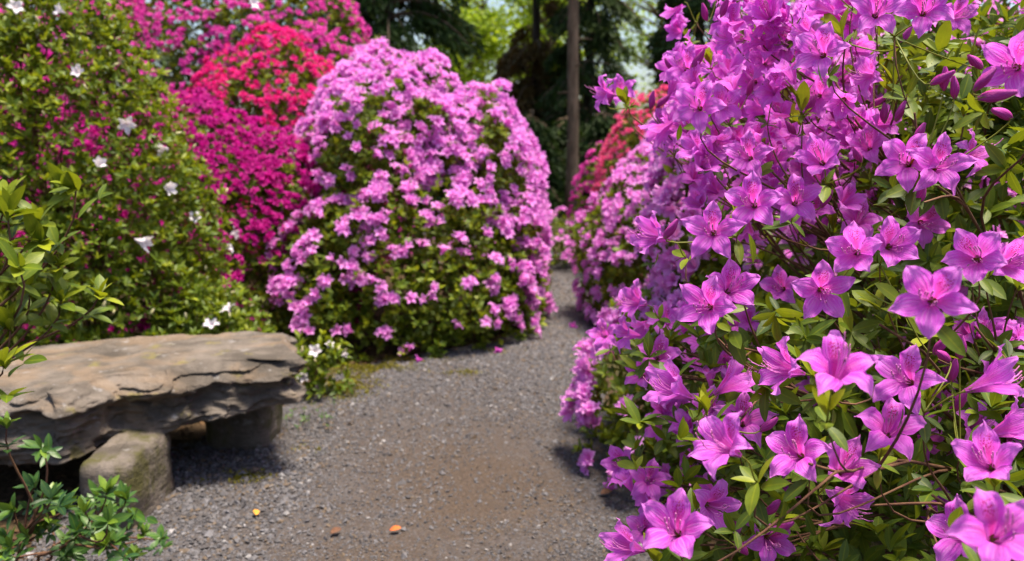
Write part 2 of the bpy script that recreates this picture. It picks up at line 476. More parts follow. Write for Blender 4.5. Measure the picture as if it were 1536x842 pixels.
def shell(form, dens, bump=.12, seed=0, cull=-.3, zmin=.03, nseed=None):
    """random points on the outside of a form, with outward normals"""
    P = []; N = []
    r_ = np.random.default_rng(seed + 500)
    for i, (c, r) in enumerate(form):
        c = np.array(c); r = np.array(r); p = 1.6
        area = 4 * PI * (((r[0] * r[1]) ** p + (r[0] * r[2]) ** p + (r[1] * r[2]) ** p) / 3) ** (1 / p)
        n = int(area * dens * 2.2) + 8
        d = nrm(r_.normal(size=(n, 3))); g = np.linalg.norm(d / r, axis=1); g = g / (1 / r).max()
        keep = r_.uniform(size=n) < g; d = d[keep]
        want = int(area * dens)
        if len(d) > want: d = d[:want]
        ns_ = seed if nseed is None else nseed; nb = fbm(d * 2.6 + c, ns_, 3) - .5
        nb2 = fbm(d * 7 + c, ns_ + 3, 2) - .5
        q = c + d * r * (1 + bump * 2 * nb[:, None] + bump * nb2[:, None])
        nn = nrm(d / r + .35 * r_.normal(size=d.shape) * .4)
        ok = q[:, 2] > zmin
        for j, (c2, r2) in enumerate(form):
            if j != i: ok &= (((q - np.array(c2)) / np.array(r2)) ** 2).sum(1) > .92
        view = nrm(np.array([0, 0, CAMH]) - q)
        ok &= (nn * view).sum(1) > cull
        P.append(q[ok]); N.append(nn[ok])
    return np.concatenate(P), np.concatenate(N)


def whorls(acc, tpl, P, A, size, n=(5, 8), spread=(.35, 1.25), seed=0, tone=None, mi=0):
    """rosettes of leaves round axis A at P"""
    if len(P) == 0: return
    r_ = np.random.default_rng(seed + 900); k = r_.integers(n[0], n[1] + 1, len(P))
    idx = np.repeat(np.arange(len(P)), k); m = len(idx)
    j = np.concatenate([np.arange(q) for q in k])
    az = j * 2.4 + r_.uniform(0, 6.28, len(P))[idx] + r_.normal(0, .25, m)
    el = r_.uniform(spread[0], spread[1], m)
    ax = nrm(A[idx]); t1 = nrm(np.cross(ax, np.array([.2, .9, .3]))); t2 = np.cross(ax, t1)
    d = ax * np.cos(el)[:, None] + (t1 * np.cos(az)[:, None] + t2 * np.sin(az)[:, None]) * np.sin(el)[:, None]
    M = basis(d, ax + np.array([0, 0, .4]) + .25 * r_.normal(size=(m, 3)))
    s = (np.asarray(size) * np.ones(len(P)))[idx] * r_.uniform(.6, 1.15, m)
    wd = r_.uniform(.8, 1.15, m)
    M = M * s[:, None, None]; M[:, :, 1] *= wd[:, None]
    T = P[idx] - ax * (r_.uniform(0, .25, m) * s)[:, None]
    tn = (r_.uniform(.25, .75, len(P)) if tone is None else tone)[idx] + r_.normal(0, .14, m) + .25 * (.8 - el)
    acc.add(*inst(*tpl, M, T, np.clip(tn, 0, 1)), mi=mi)


def kmeans(P, k, seed=0):
    r_ = np.random.default_rng(seed); C = P[r_.choice(len(P), min(k, len(P)), False)]
    for _ in range(8):
        lab = ((P[:, None] - C[None]) ** 2).sum(2).argmin(1)
        C = np.array([P[lab == i].mean(0) if (lab == i).any() else C[i] for i in range(len(C))])
    return C, lab


def branches(root, base, tips, k, r0, seed=0, seg=6, twig=.002, name='branch', reach=.9):
    """k main branches from the base, every tip joined by its own twig; each branch with its twigs is one mesh"""
    r_ = np.random.default_rng(seed + 77); C, lab = kmeans(tips, k, seed); base = np.asarray(base, float)
    for i in range(len(C)):
        mine = tips[lab == i]
        if len(mine) == 0: continue
        acc = Acc(); b0 = base + np.array([r_.normal(0, .06), r_.normal(0, .06), 0]); b0[2] = -.03
        e = b0 + (C[i] - b0) * reach
        L = np.linalg.norm(e - b0); out = (e - b0) * np.array([1, 1, 0])
        p = bez(b0, b0 + np.array([0, 0, .45 * L]) + .1 * out, b0 + .6 * (e - b0) + np.array([0, 0, .12 * L]), e, 14)
        p[1:-1] += r_.normal(0, .012 * L, (12, 3)) * np.array([1, 1, .5])
        add_tube(acc, p, np.linspace(r0, max(twig * 1.3, r0 * .3), 14), seg, r_.uniform())
        for t in mine:
            j = int(np.clip(((p - t) ** 2).sum(1).argmin() - r_.integers(1, 4), 4, 13)); s = p[j]
            d = np.linalg.norm(t - s); mid = nrm((p[13] - p[4])[None])[0]
            q = bez(s, s + .35 * d * mid + r_.normal(0, .06 * d, 3), t - np.array([0, 0, .25 * d]) + r_.normal(0, .07 * d, 3), t, 9)
            add_tube(acc, q, np.linspace(min(twig * 1.8, r0 * .6), twig * .75, 9), 4 if twig < .003 else 5, r_.uniform())
        o = link(name, acc.mesh(name, TWIG, base * [1, 1, 0]), root)


def put_flowers(root, base, P, Fd, scale, mat, lod, own, lim=100, seed=0, parts=True, extra=False, force=None, stalks=None):
    """the flowers that show largest become parts, the rest one mass"""
    r_ = np.random.default_rng(seed + 31); n = len(P)
    M = face_basis(Fd, r_.normal(0, .4, n)) * scale[:, None, None]
    var = r_.integers(0, {'hi': 8, 'mid': 6, 'lo': 6}[lod], n)
    px, py, dep = screen(P)
    inside = (px > -10) & (px < 1546) & (py > -10) & (py < 852) & (dep > .2)
    vis = inside & ~hidden_by_others(P, own)
    score = np.where(vis, scale / dep * (1.0 + .3 * np.clip((nrm(Fd) * nrm(np.array([0, 0, CAMH]) - P)).sum(1), -1, 1)), -1)
    if force is not None: score[:force] += 10
    order = np.argsort(-score); take = order[:lim] if parts else order[:0]
    take = take[score[take] > 0]
    for i in take:
        o = bpy.data.objects.new('flower', flower_mesh(lod, int(var[i]), mat)); COL.objects.link(o); o.parent = root
        m = Matrix([[*M[i, 0], P[i, 0] - base[0]], [*M[i, 1], P[i, 1] - base[1]], [*M[i, 2], P[i, 2]], [0, 0, 0, 1]])
        o.matrix_local = m
        if extra:
            s = link('stamens', STAM[i % 4], o); c = link('calyx', CAL, o)
            if stalks is not None:
                a = Acc(); add_tube(a, (stalks[i] - P[i]) @ np.linalg.inv(M[i]).T, np.linspace(.0013, .0010, len(stalks[i])), 5, .6); link('stalk', a.mesh('stalk', CALYX), o)
    rest = np.setdiff1d(np.arange(n), take)
    if len(rest):
        acc = Acc(); tp = {'hi': FL_MID, 'mid': FL_MID, 'lo': FL_LO}[lod]
        for v in range(6):
            s = rest[(var[rest] % 6) == v]
            if len(s): acc.add(*inst(*tp[v], M[s], P[s], r_.uniform(0, 1, len(s))))
        if stalks is not None:
            for i in rest: add_tube(acc, stalks[i], np.linspace(.0013, .0010, len(stalks[i])), 5, .6, 1)
        tag(link('blossoms', acc.mesh('blossoms', [mat, CALYX], base), root), kind='stuff' if len(take) >= lim else None)


def scale_mesh():
    a = Acc()
    for k in range(5):
        t = k * 2 * PI / 5; e = np.array([math.cos(t), math.sin(t), 0])
        a.add(*inst(*LEAF_MID, basis(np.array([[.42 * e[0], .42 * e[1], 1]]), e[None]) * .013, e[None] * .0012 - [[0, 0, .003]], np.array([.7])))
    return a.mesh('calyx', CALYX)


SCALES = scale_mesh()


def put_buds(root, base, P, D, size, mat, name='bud', lim=90, seed=0, stalks=None):
    r_ = np.random.default_rng(seed); V, F, A = BUD; key = ('bud', mat.name)
    if key not in _fm:
        a = Acc(); a.add(V, F, A); _fm[key] = a.mesh('bud', mat)
    M = face_basis(D, r_.uniform(0, 6, len(P)))
    for i in range(min(lim, len(P))):
        o = bpy.data.objects.new(name, _fm[key]); COL.objects.link(o); o.parent = root
        B = M[i] * size[i]
        o.matrix_local = Matrix([[*B[0], P[i, 0] - base[0]], [*B[1], P[i, 1] - base[1]], [*B[2], P[i, 2]], [0, 0, 0, 1]])
        if stalks is not None:
            link('calyx', SCALES, o)
            a = Acc(); add_tube(a, (stalks[i] - P[i]) @ np.linalg.inv(B).T, np.linspace(.0013, .0010, len(stalks[i])) / size[i], 5, .5); link('stalk', a.mesh('stalk', CALYX), o)


AZ = 'azalea bushes lining the path'


def bush(key, label, base, ldens, lsize, ltpl, lmat, fmat, fdens, fprob, fsize, flod, group=AZ, seed=0, K=7, bump=.12, depth=.28, r0=.012,
         nper=(2, 4), cull=-.3, tone=None, facing_up=.45, buds=0, parts=True, lprob=None, heroes=()):
    form = FORMS[key]; base = np.array([base[0], base[1], 0.0])
    root = empty('azalea_bush', base, label, 'azalea', group)
    P, N = shell(form, ldens, bump, seed, cull)
    r_ = np.random.default_rng(seed + 5)
    if lprob is not None:
        kp = r_.uniform(size=len(P)) < lprob(P); P = P[kp]; N = N[kp]
    dep = r_.uniform(0, 1, len(P)) ** 1.7 * depth
    A = nrm(N * .8 + np.array([0, 0, .6]) + .45 * r_.normal(size=N.shape))
    Q = P - N * dep[:, None] + .02 * r_.normal(size=P.shape)
    Q[:, 2] = np.maximum(Q[:, 2], .02)
    tn = np.clip(.25 + .6 * fbm(P * 2.2, seed + 8, 3) + r_.normal(0, .12, len(P)), 0, 1) if tone is None else tone(P, r_)
    acc = Acc(); whorls(acc, ltpl, Q, A, lsize, seed=seed, tone=tn)
    link('foliage', acc.mesh('foliage', lmat, base), root)
    ch = r_.choice(len(P), min(len(P), 22 * K), False); tips = P[ch] - .12 * N[ch]
    branches(root, base, tips, K, r0, seed, 5, .0028)
    # flowers in trusses
    P2, N2 = shell(form, fdens, bump, seed + 50, -.35, nseed=seed)
    pr = fprob(P2); keep = r_.uniform(size=len(P2)) < pr; P2 = P2[keep]; N2 = N2[keep]
    ax = nrm(N2 + np.array([0, 0, facing_up]) + .35 * r_.normal(size=N2.shape)); k = r_.integers(nper[0], nper[1] + 1, len(P2)); idx = np.repeat(np.arange(len(P2)), k)
    off = nrm(r_.normal(size=(len(idx), 3))); Fd = nrm(ax[idx] + .75 * off)
    FP = P2[idx] + N2[idx] * .02 + Fd * (.62 * .076 * fsize / .076)
    sc = fsize / .076 * r_.uniform(.8, 1.12, len(idx))
    if heroes:
        hp = np.array([hit(form, *h) for h in heroes]); hf = nrm(nrm(np.array([0, 0, CAMH]) - hp) + .75 * r_.normal(size=hp.shape) + [0, 0, .2])
        FP = np.concatenate([hp + hf * .03, FP]); Fd = np.concatenate([hf, Fd]); sc = np.concatenate([fsize / .076 * r_.uniform(.8, 1.45, len(hp)), sc])
    put_flowers(root, base, FP, Fd, sc, fmat, flod, key, seed=seed, parts=parts)
    if buds:
        b = r_.choice(len(P), min(buds, len(P)), False)
        put_buds(root, base, P[b] + N[b] * .03, nrm(A[b] + .3 * r_.normal(size=(len(b), 3))), r_.uniform(.6, .9, len(b)), CREAM if fmat is WHITE else BUDM, seed=seed)
    return root


def clump(P, s, seed, a, b): return sstep(fbm(P * s, seed, 3), a, b)


# ------------------------------------------------------------------ ground and path
def sheet(name, V, F, mat, label=None):
    acc = Acc(); acc.add(V, F); o = link(name, acc.mesh(name, mat)); o['kind'] = 'structure'; return o


_b = NT('forest floor'); _p = _b.pos()
_n1 = _b.noise(_p, 1.3, 5); _n2 = _b.noise(_p, 38, 4, .7); _v = _b.vor(_p, 60, 'F1', 1)
_c = _b.mix(_b.mr(_n2, .3, .7), (.030, .020, .012), (.085, .055, .032))
_c = _b.mix(_b.mr(_n1, .55, .75, 0, .6), _c, (.05, .07, .018))
GROUND = _b.done(_b.prin(_c, .95, .1, _b.bump(_n2, .9, .02)))
xs = np.concatenate([-np.geomspace(300, 3, 22), np.linspace(-2.6, 2.6, 27), np.geomspace(3, 300, 22)])
ys = np.concatenate([-np.geomspace(60, 1, 10), np.linspace(-.5, 14, 50), np.geomspace(15, 600, 24)])
GX, GY = np.meshgrid(xs, ys); gz = np.zeros(GX.size)
gp = np.stack([GX.ravel(), GY.ravel(), gz], 1)
nx, ny = len(xs), len(ys)
GF = np.array([(j * nx + i, j * nx + i + 1, (j + 1) * nx + i + 1, (j + 1) * nx + i) for j in range(ny - 1) for i in range(nx - 1)])
sheet('ground', gp, GF, GROUND)

# path edges: (y, left x, right x)
EDGE = np.array([(-3, -1.6, .9), (-1, -1.5, .8), (1, -1.35, .75), (2.0, -1.35, .6), (2.38, -1.35, .5), (2.9, -1.4, .48), (3.3, -1.15, .45), (3.8, -1.0, .42), (4.3, -.82, .42),
                 (4.6, -.50, .43), (4.95, -.05, .46), (5.4, .18, .52), (6.0, .26, .56), (6.6, .33, .62), (7.2, .40, .68), (8.0, .36, .72), (9, .1, .55), (10.5, -.7, .0), (12, -2.0, -1.1)])


def edges(y): return np.interp(y, EDGE[:, 0], EDGE[:, 1]), np.interp(y, EDGE[:, 0], EDGE[:, 2])


_b = NT('gravel path'); _p = _b.pos()
_v1 = _b.vor(_p, 85, 'F1', 0); _vc = _b.vor(_p, 85, 'F1', 1); _n = _b.noise(_p, 2.0, 5, .6); _nf = _b.noise(_p, 130, 3, .7)
_bw = _b.n('ShaderNodeRGBToBW'); _b.l(_vc, _bw.inputs[0])
_st = _b.mix(_bw.outputs[0], (.034, .033, .038), (.115, .112, .125))
_st = _b.mix(_b.mr(_v1, .25, .6, 0, .55), _st, (.055, .042, .034))
_dirt = _b.mix(_b.mr(_nf, .3, .7), (.032, .021, .013), (.085, .055, .034))
_xy = _b.n('ShaderNodeSeparateXYZ'); _b.l(_p, _xy.inputs[0])
_dx = _b.math('MULTIPLY', _b.math('ADD', _xy.outputs[0], .18), 1.25); _dy = _b.math('MULTIPLY', _b.math('SUBTRACT', _xy.outputs[1], 2.9), .62)
_rad = _b.math('SQRT', _b.math('ADD', _b.math('MULTIPLY', _dx, _dx), _b.math('MULTIPLY', _dy, _dy)))
_dm = _b.math('MULTIPLY', _b.mr(_b.math('ADD', _rad, _b.math('MULTIPLY', _b.math('SUBTRACT', _n, .5), 1.7)), .0, 1.0, 1, 0), .72)
_dm = _b.math('MAXIMUM', _dm, _b.mr(_n, .56, .72, 0, .85))
_c = _b.mix(_dm, _st, _dirt)
_h = _b.math('ADD', _b.math('MULTIPLY', _v1, -1.0), _b.math('MULTIPLY', _nf, .5))
PATHM = _b.done(_b.prin(_c, .9, .2, _b.bump(_h, .8, .008)))
py_ = np.linspace(-3, 12, 151); nc = 13; PV = []
for y in py_:
    l, r = edges(y)
    l += .06 * math.sin(7 * y) * .5 + .03 * math.sin(17 * y + 1); r += .03 * math.sin(11 * y + 2)
    for t in np.linspace(0, 1, nc): PV.append((l + (r - l) * t, y, .004 + .0))
PF = np.array([(j * nc + i, j * nc + i + 1, (j + 1) * nc + i + 1, (j + 1) * nc + i) for j in range(len(py_) - 1) for i in range(nc - 1)])
sheet('path', np.array(PV), PF, PATHM)


def dirtness(P):
    d = np.hypot((P[:, 0] + .18) * 1.25, (P[:, 1] - 2.9) * .62); n = fbm(P * 2.2, 41, 4)
    return np.clip(1 - sstep(d + (n - .5) * 1.6, .1, 1.0) * 1.0, 0, 1), n


# loose stones
_b = NT('gravel stone'); _u, _v, _w, _r = _b.attr(); _n = _b.noise(_b.pos(), 160, 2)
_c = _b.mix(_b.mr(_r, 0, .75, 0, 1, False), (.034, .034, .040), (.128, .126, .142)); _c = _b.mix(_b.mr(_r, .80, .86, 0, 1), _c, (.11, .078, .052)); _c = _b.mix(_b.mr(_r, .975, .985), _c, (.27, .26, .27))
_c = _b.mix(_b.mr(_n, .35, .65, 0, .4), _c, (.11, .09, .08))
STONEM = _b.done(_b.prin(_c, .8, .3))
oct_v = np.array([(1, 0, 0), (-1, 0, 0), (0, 1, 0), (0, -1, 0), (0, 0, 1), (0, 0, -1)], float)
oct_f = np.array([(0, 2, 4), (2, 1, 4), (1, 3, 4), (3, 0, 4), (2, 0, 5), (1, 2, 5), (3, 1, 5), (0, 3, 5)])
r_ = np.random.default_rng(3)
N = 210000
yy = 1.7 + (7.5 - 1.7) * r_.uniform(size=N) ** 1.35; l, r = edges(yy); l -= .06
xx = l + (r - l) * r_.uniform(size=N)
P = np.stack([xx, yy, np.full(N, .004)], 1)
dn, n = dirtness(P)
ed = np.minimum(xx - l, r - xx)
keep = r_.uniform(size=N) < np.clip(1.0 - .68 * dn - .6 * sstep(n, .5, .62), .06, 1) * (.4 + .6 * sstep(ed, 0, .12))
P = P[keep]; k = len(P)
sz = np.exp(r_.normal(math.log(.0041), .42, k)) * (1 + .10 * (P[:, 1] - 2)); sz = np.minimum(sz, .016)
sz *= np.where((P[:, 0] < -.7) & (P[:, 1] < 3.2), 1.45, 1.0)
M = basis(nrm(r_.normal(size=(k, 3)) * np.array([1, 1, .25])), np.tile([0., 0, 1], (k, 1)) + .3 * r_.normal(size=(k, 3))) * sz[:, None, None]
M[:, :, 1] *= r_.uniform(.6, 1, k)[:, None]; M[:, :, 2] *= r_.uniform(.4, .75, k)[:, None]
P[:, 2] += sz * .22
jit = oct_v * np.array([[1, 1, 1], [.8, .9, 1], [1, .9, 1], [1.1, 1, 1], [.9, 1, 1], [1, 1, 1]])
jit[4] += [.25, .2, 0]; jit[0] += [0, .25, .1]
acc = Acc(); acc.add(*inst(jit, oct_f, np.zeros((6, 4)), M, P, r_.uniform(size=k)))
go = tag(link('gravel', acc.mesh('gravel', STONEM, smooth=False)), 'loose grey gravel spread over the curving garden path', 'gravel', kind='stuff')

# moss at the path's edge
_b = NT('moss'); _u, _v, _w, _r = _b.attr()
_c = _b.mix(_b.mr(_r, 0, 1, 0, 1, False), (.08, .085, .010), (.24, .20, .022)); MOSSM = _b.done(_b.prin(_c, .9, .1))
acc = Acc()
for (mx, my, rx, ry, n_) in [(-.72, 4.36, .16, .12, 5000), (-.55, 4.52, .18, .07, 2600), (-.80, 4.0, .13, .20, 5200), (-.95, 2.85, .10, .06, 1500), (-.75, 3.15, .06, .05, 600), (-.1, 4.7, .12, .06, 700), (-.25, 4.25, .10, .05, 500)]:
    q = r_.normal(size=(n_, 2)) * [rx, ry] * .55; P = np.stack([mx + q[:, 0], my + q[:, 1], np.full(n_, .006)], 1)
    P = P[fbm(P * 14, 5, 3) > .44]; k = len(P)
    M = basis(nrm(r_.normal(size=(k, 3)) + [0, 0, .9]), r_.normal(size=(k, 3))) * r_.uniform(.006, .013, k)[:, None, None]
    acc.add(*inst(*LEAF_LO, M, P, np.clip(r_.normal(.5, .25, k), 0, 1)))
tag(link('moss', acc.mesh('moss', MOSSM)), 'yellow green moss creeping over the left edge of the gravel path', 'moss', kind='stuff')

# leaf litter on the soil beside the path
_b = NT('dry leaf litter'); _u, _v, _w, _r = _b.attr()
_c = _b.mix(_r, (.03, .017, .009), (.10, .055, .026)); LITTERM = _b.done(_b.prin(_c, .8, .2))
n_ = 16000; yy = r_.uniform(2, 9, n_); xx = r_.uniform(-2.6, 2.2, n_); l, r = edges(yy)
ok = ((xx < l + .10) | (xx > r - .12)) & (r_.uniform(size=n_) < np.where((xx < l) | (xx > r), 1, .25)); P = np.stack([xx, yy, np.full(n_, .009)], 1)[ok]; k = len(P)
M = basis(nrm(r_.normal(size=(k, 3)) * [1, 1, .25]), np.tile([0., 0, 1], (k, 1)) + .4 * r_.normal(size=(k, 3))) * r_.uniform(.02, .045, k)[:, None, None]
acc = Acc(); acc.add(*inst(*LEAF_LO, M, P, r_.uniform(size=k)))
tag(link('leaf_litter', acc.mesh('leaf_litter', LITTERM)), 'brown dry leaf litter on the soil under the azaleas', 'leaf litter', kind='stuff')

# fallen leaves one can count
_b = NT('orange fallen leaf'); ORL = _b.done(_b.prin(_b.mix(_b.mr(_b.noise(_b.pos(), 90, 2), .3, .7), (.50, .13, .02), (.36, .07, .015)), .6, .3))
_b = NT('yellow fallen leaf'); YEL = _b.done(_b.prin(_b.mix(_b.mr(_b.noise(_b.pos(), 90, 2), .3, .7), (.62, .30, .04), (.40, .16, .02)), .6, .3))
_b = NT('brown fallen leaf'); BRL = _b.done(_b.prin(_b.mix(_b.mr(_b.noise(_b.pos(), 90, 2), .3, .7), (.14, .06, .03), (.07, .03, .015)), .7, .3))
for (px, py, s, rz, mat, lab) in [(585, 832, .036, .3, ORL, 'curled orange leaf lying at the bottom edge of the gravel path'), (386, 806, .034, 1.9, YEL, 'small yellow orange leaf on the gravel near the bench support'),
                                  (885, 722, .060, 2.9, BRL, 'brown dry leaf on the gravel under the pink azalea'), (497, 838, .040, .9, BRL, 'dark brown leaf on the gravel left of the orange leaf'), (900, 770, .045, .4, BRL, 'small brown leaf on the gravel close to the lowest pink blossoms')]:
    Y = FPX * CAMH / (py - 215); p = at(px, py, Y)
    V, F, A = leaf_tpl([0, .12, .3, .5, .7, .86, 1], [.03, .13, .25, .29, .24, .14, .004], .5, -.12)
    Mz = Matrix.Rotation(rz, 3, 'Z') @ Matrix.Rotation(.25, 3, 'X')
    V = (np.array(Mz) @ (V * s).T).T
    acc = Acc(); acc.add(V, F, A); o = link('fallen_leaf', acc.mesh('fallen_leaf', mat), None, (p[0], p[1], .016)); tag(o, lab, 'leaf', 'fallen leaves on the path')
    md = o.modifiers.new('thick', 'SOLIDIFY'); md.thickness = .0008

fb = np.random.default_rng(19)
for (x, y) in [(-.08, 4.66), (-.50, 4.46), (.38, 5.3), (.33, 2.75)]:
    o = link('fallen_blossom', flower_mesh('mid', int(fb.integers(0, 6)), LAV), None, (x, y, .020)); o.scale = [.8] * 3
    o.rotation_euler = (fb.uniform(1.2, 2.2), fb.uniform(-.5, .5), fb.uniform(0, 6.28)); tag(o, 'lavender pink blossom fallen on the gravel of the path', 'blossom', 'fallen blossoms on the path')

# ------------------------------------------------------------------ stone bench
def stone_mat(name, warm=1.0, moss=.0):
    b = NT(name); p = b.pos(); n1 = b.noise(p, 5, 6, .62, .4); n2 = b.noise(b.scl(p, (9, 9, 60)), 1.0, 5, .6); n3 = b.noise(p, 55, 4, .7); n4 = b.noise(b.scl(p, (1, 1.6, 1)), 3.4, 4, .55, .8)
    c = b.mix(b.mr(n1, .3, .7), (.052, .043, .035), (.155, .130, .112))
    c = b.mix(b.mr(n2, .45, .7, 0, .55), c, (.055, .045, .036))
    c = b.mix(b.mr(n4, .50, .66, 0, 1 * .45 * warm), c, (.20, .135, .085))
    c = b.mix(b.mr(b.noise(p, 8, 4, .6), .60, .70, 0, .6 * warm), c, (.16, .135, .035))
    c = b.mix(b.mr(n3, .55, .75, 0, .5), c, (.05, .044, .038))
    c = b.mix(b.mr(b.noise(p, 21, 3), .62, .72, 0, .5), c, (.27, .26, .265))
    if moss: c = b.mix(b.mr(b.noise(p, 6.5, 5, .65), .45, .62, 0, moss), c, (.060, .055, .018))
    h = b.math('ADD', b.math('MULTIPLY', n2, .7), b.math('ADD', n3, b.math('MULTIPLY', n1, 1.2)))
    return b.done(b.prin(c, .85, .25, b.bump(h, .75, .012)))


SLABM = stone_mat('weathered bench stone'); SUPM = stone_mat('mossy support stone', .5, 1.0)
bench_o = np.array([-1.3, 2.9, 0.0])
bench = empty('stone_bench', bench_o, 'rough grey stone slab bench on two boulders beside the gravel path', 'bench')
poly = np.array([(-1.62, 2.50), (-1.48, 2.53), (-1.37, 2.50), (-1.33, 2.62), (-1.28, 2.72), (-1.20, 2.70), (-1.10, 2.72), (-1.04, 2.80), (-.97, 2.83), (-.88, 2.84), (-.75, 2.88), (-.735, 2.95), (-.83, 3.12), (-.90, 3.38), (-1.05, 3.44), (-1.4, 3.34), (-1.85, 3.20), (-2.2, 3.0), (-2.25, 2.75), (-2.05, 2.55), (-1.8, 2.48)])


def resample(poly, n):
    q = np.vstack([poly, poly[:1]]); d = np.concatenate([[0], np.cumsum(np.linalg.norm(np.diff(q, axis=0), axis=1))])
    t = np.linspace(0, d[-1], n, endpoint=False); return np.stack([np.interp(t, d, q[:, 0]), np.interp(t, d, q[:, 1])], 1)


NS = 520; rim = resample(poly, NS)
for _ in range(3): rim = .25 * np.roll(rim, 1, 0) + .5 * rim + .25 * np.roll(rim, -1, 0)
tg = nrm(np.roll(rim, -1, 0) - np.roll(rim, 1, 0)); nin = np.stack([-tg[:, 1], tg[:, 0]], 1)       # inward for CCW
for _ in range(25): nin = .25 * np.roll(nin, 1, 0) + .5 * nin + .25 * np.roll(nin, -1, 0)
nin = nrm(nin); cen = np.array([-1.42, 2.92])
ztop = lambda p: .400 + .012 * (p[:, 0] + 1.3) + .028 * (fbm(np.c_[p * 5, 0 * p[:, :1]], 3, 4) - .5) + .010 * (fbm(np.c_[p * 22, 0 * p[:, :1]], 9, 3) - .5)
thick = np.interp(rim[:, 0], [-2.2, -1.25, -1.0, -.66], [.25, .22, .185, .14])
rings = []
s3 = np.c_[rim * 3.2, np.zeros(NS)]
front = sstep(nin[:, 1], .1, .7)
lip = .14 + .34 * fbm(s3 * 1.6, 21, 3)                                   # how far down the overhanging lip goes (share of thickness)
rec = .03 + .12 * sstep(fbm(s3 * 1.3, 27, 3), .3, .7)
rec *= np.interp(rim[:, 0], [-1.3, -1.0, -.7], [.95, .6, .4])
top_edge = ztop(rim)
K = 64
for k in range(K + 1):
    t = k / K
    ins = -.006 + .012 * np.exp(-t * 22) + front * (.05 + .06 * fbm(s3 * 1.7, 61, 3)) * (1 - sstep(t, 0, lip)) * 1.0 + rec * sstep(t, lip - .05, lip + .07) * (1 - .75 * sstep(t, .55, .85)) + .05 * sstep(t, .9, 1.0) ** 2
    z = top_edge - thick * t
    q3 = np.c_[rim, z]
    ly = fbm(q3 * np.array([4, 4, 34]), 31, 4) - .5; rg = fbm(q3 * 17, 35, 3) - .5; rdg = 1 - np.abs(2 * fbm(q3 * np.array([7, 7, 15]), 71, 4) - 1); rd2 = 1 - np.abs(2 * fbm(q3 * np.array([16, 16, 44]), 73, 3) - 1); blk = np.round(fbm(q3 * np.array([6, 6, 16]), 39, 2) * 5) / 5 - .5
    ins = ins - (.030 * ly + .034 * rg + .085 * blk + .06 * (rdg - .75) + .018 * (rd2 - .75)) * sstep(t, 0, .12)
    if k == 0: ins0 = ins
    rings.append(np.c_[rim + nin * ins[:, None], z + .012 * rg * sstep(t, .1, .3) - .02 * front * sstep(t, 0, .1) * 0])
bot = [];
acc = Acc(); V = []; F = []
KT = 26
for k in range(KT, 0, -1):                                               # top cap, centre outwards
    f = (k / KT) ** 1.3
    p = rings[0][:, :2] * (1 - f) + cen * f; V.append(np.c_[p, ztop(p) + .012 * np.round((fbm(np.c_[p * 3.5, 0 * p[:, :1]], 51, 4) - .5) * 6) / 3])
V += rings
lz = rings[-1][:, 2]
for k in range(1, 9):
    f = k / 8; p = rings[-1][:, :2] * (1 - f) + cen * f; V.append(np.c_[p, lz * (1 - f) + .235 * f + .01 * (fbm(np.c_[p * 9, 0 * p[:, :1]], 4, 3) - .5)])
V = np.concatenate(V); nr = len(V) // NS
ii = np.arange(NS); jj = (ii + 1) % NS
for k in range(nr - 1): F.append(np.stack([k * NS + ii, (k + 1) * NS + ii, (k + 1) * NS + jj, k * NS + jj], 1))
acc.add(V, np.concatenate(F)); link('seat', acc.mesh('seat', SLABM, bench_o), bench)


def boulder(name, c, h, mat, parent, off, seed):
    n = 44; acc = Acc(); V = []; F = []
    th = np.linspace(0, 2 * PI, n, endpoint=False); ph = np.linspace(-PI / 2, PI / 2, 30)
    for a in ph:
        for b in th:
            d = np.array([math.cos(a) * math.cos(b), math.cos(a) * math.sin(b), math.sin(a)]); V.append(d)
    V = np.array(V); e = 6.5; s = (np.abs(V) ** e).sum(1) ** (-1 / e); Q = V * s[:, None]
    Q *= (1 + .22 * (fbm(V * 1.6 + 5, seed, 3) - .5) + .10 * (fbm(V * 5, seed + 2, 4) - .5))[:, None]
    Q = Q * np.array(h) + np.array(c)
    for i in range(29):
        for j in range(n): F.append((i * n + j, i * n + (j + 1) % n, (i + 1) * n + (j + 1) % n, (i + 1) * n + j))
    acc.add(Q, np.array(F)); link(name, acc.mesh(name, mat, off), parent)


boulder('support', (-1.215, 2.61, .09), (.088, .18, .132), SUPM, bench, bench_o, 3)
boulder('support', (-1.05, 3.27, .12), (.125, .14, .155), SUPM, bench, bench_o, 8)

# ------------------------------------------------------------------ azaleas, far to near
HP = lambda z: lambda P: sstep(P[:, 2], z[0], z[1])
bush('hot_pink', 'tall hot pink azalea at the back left reaching the top of the picture', (-2.6, 8.5), 420, .06, LEAF_LO, LEAF_FAR, HOT, 260,
     lambda P: .45 + .55 * clump(P, 2.2, 3, .35, .6), .058, 'lo', seed=1, K=6)
bush('crimson', 'crimson red azalea between the magenta and the tall hot pink ones', (-1.85, 6.8), 520, .055, LEAF_LO, LEAF_FAR, RED, 300,
     lambda P: .3 + .8 * sstep(P[:, 2], .9, 1.5) * (.5 + .5 * clump(P, 3, 4, .35, .55)), .05, 'lo', seed=2, K=5)
bush('magenta', 'dark magenta azalea behind the green bush at the bench', (-2.1, 5.3), 800, .05, LEAF_LO, LEAF_FAR, MAG, 420,
     lambda P: .10 + .90 * clump(P, 2.3, 7, .30, .46) * (.35 + .65 * sstep(P[:, 2], .1, .8)), .048, 'lo', seed=3, K=7)
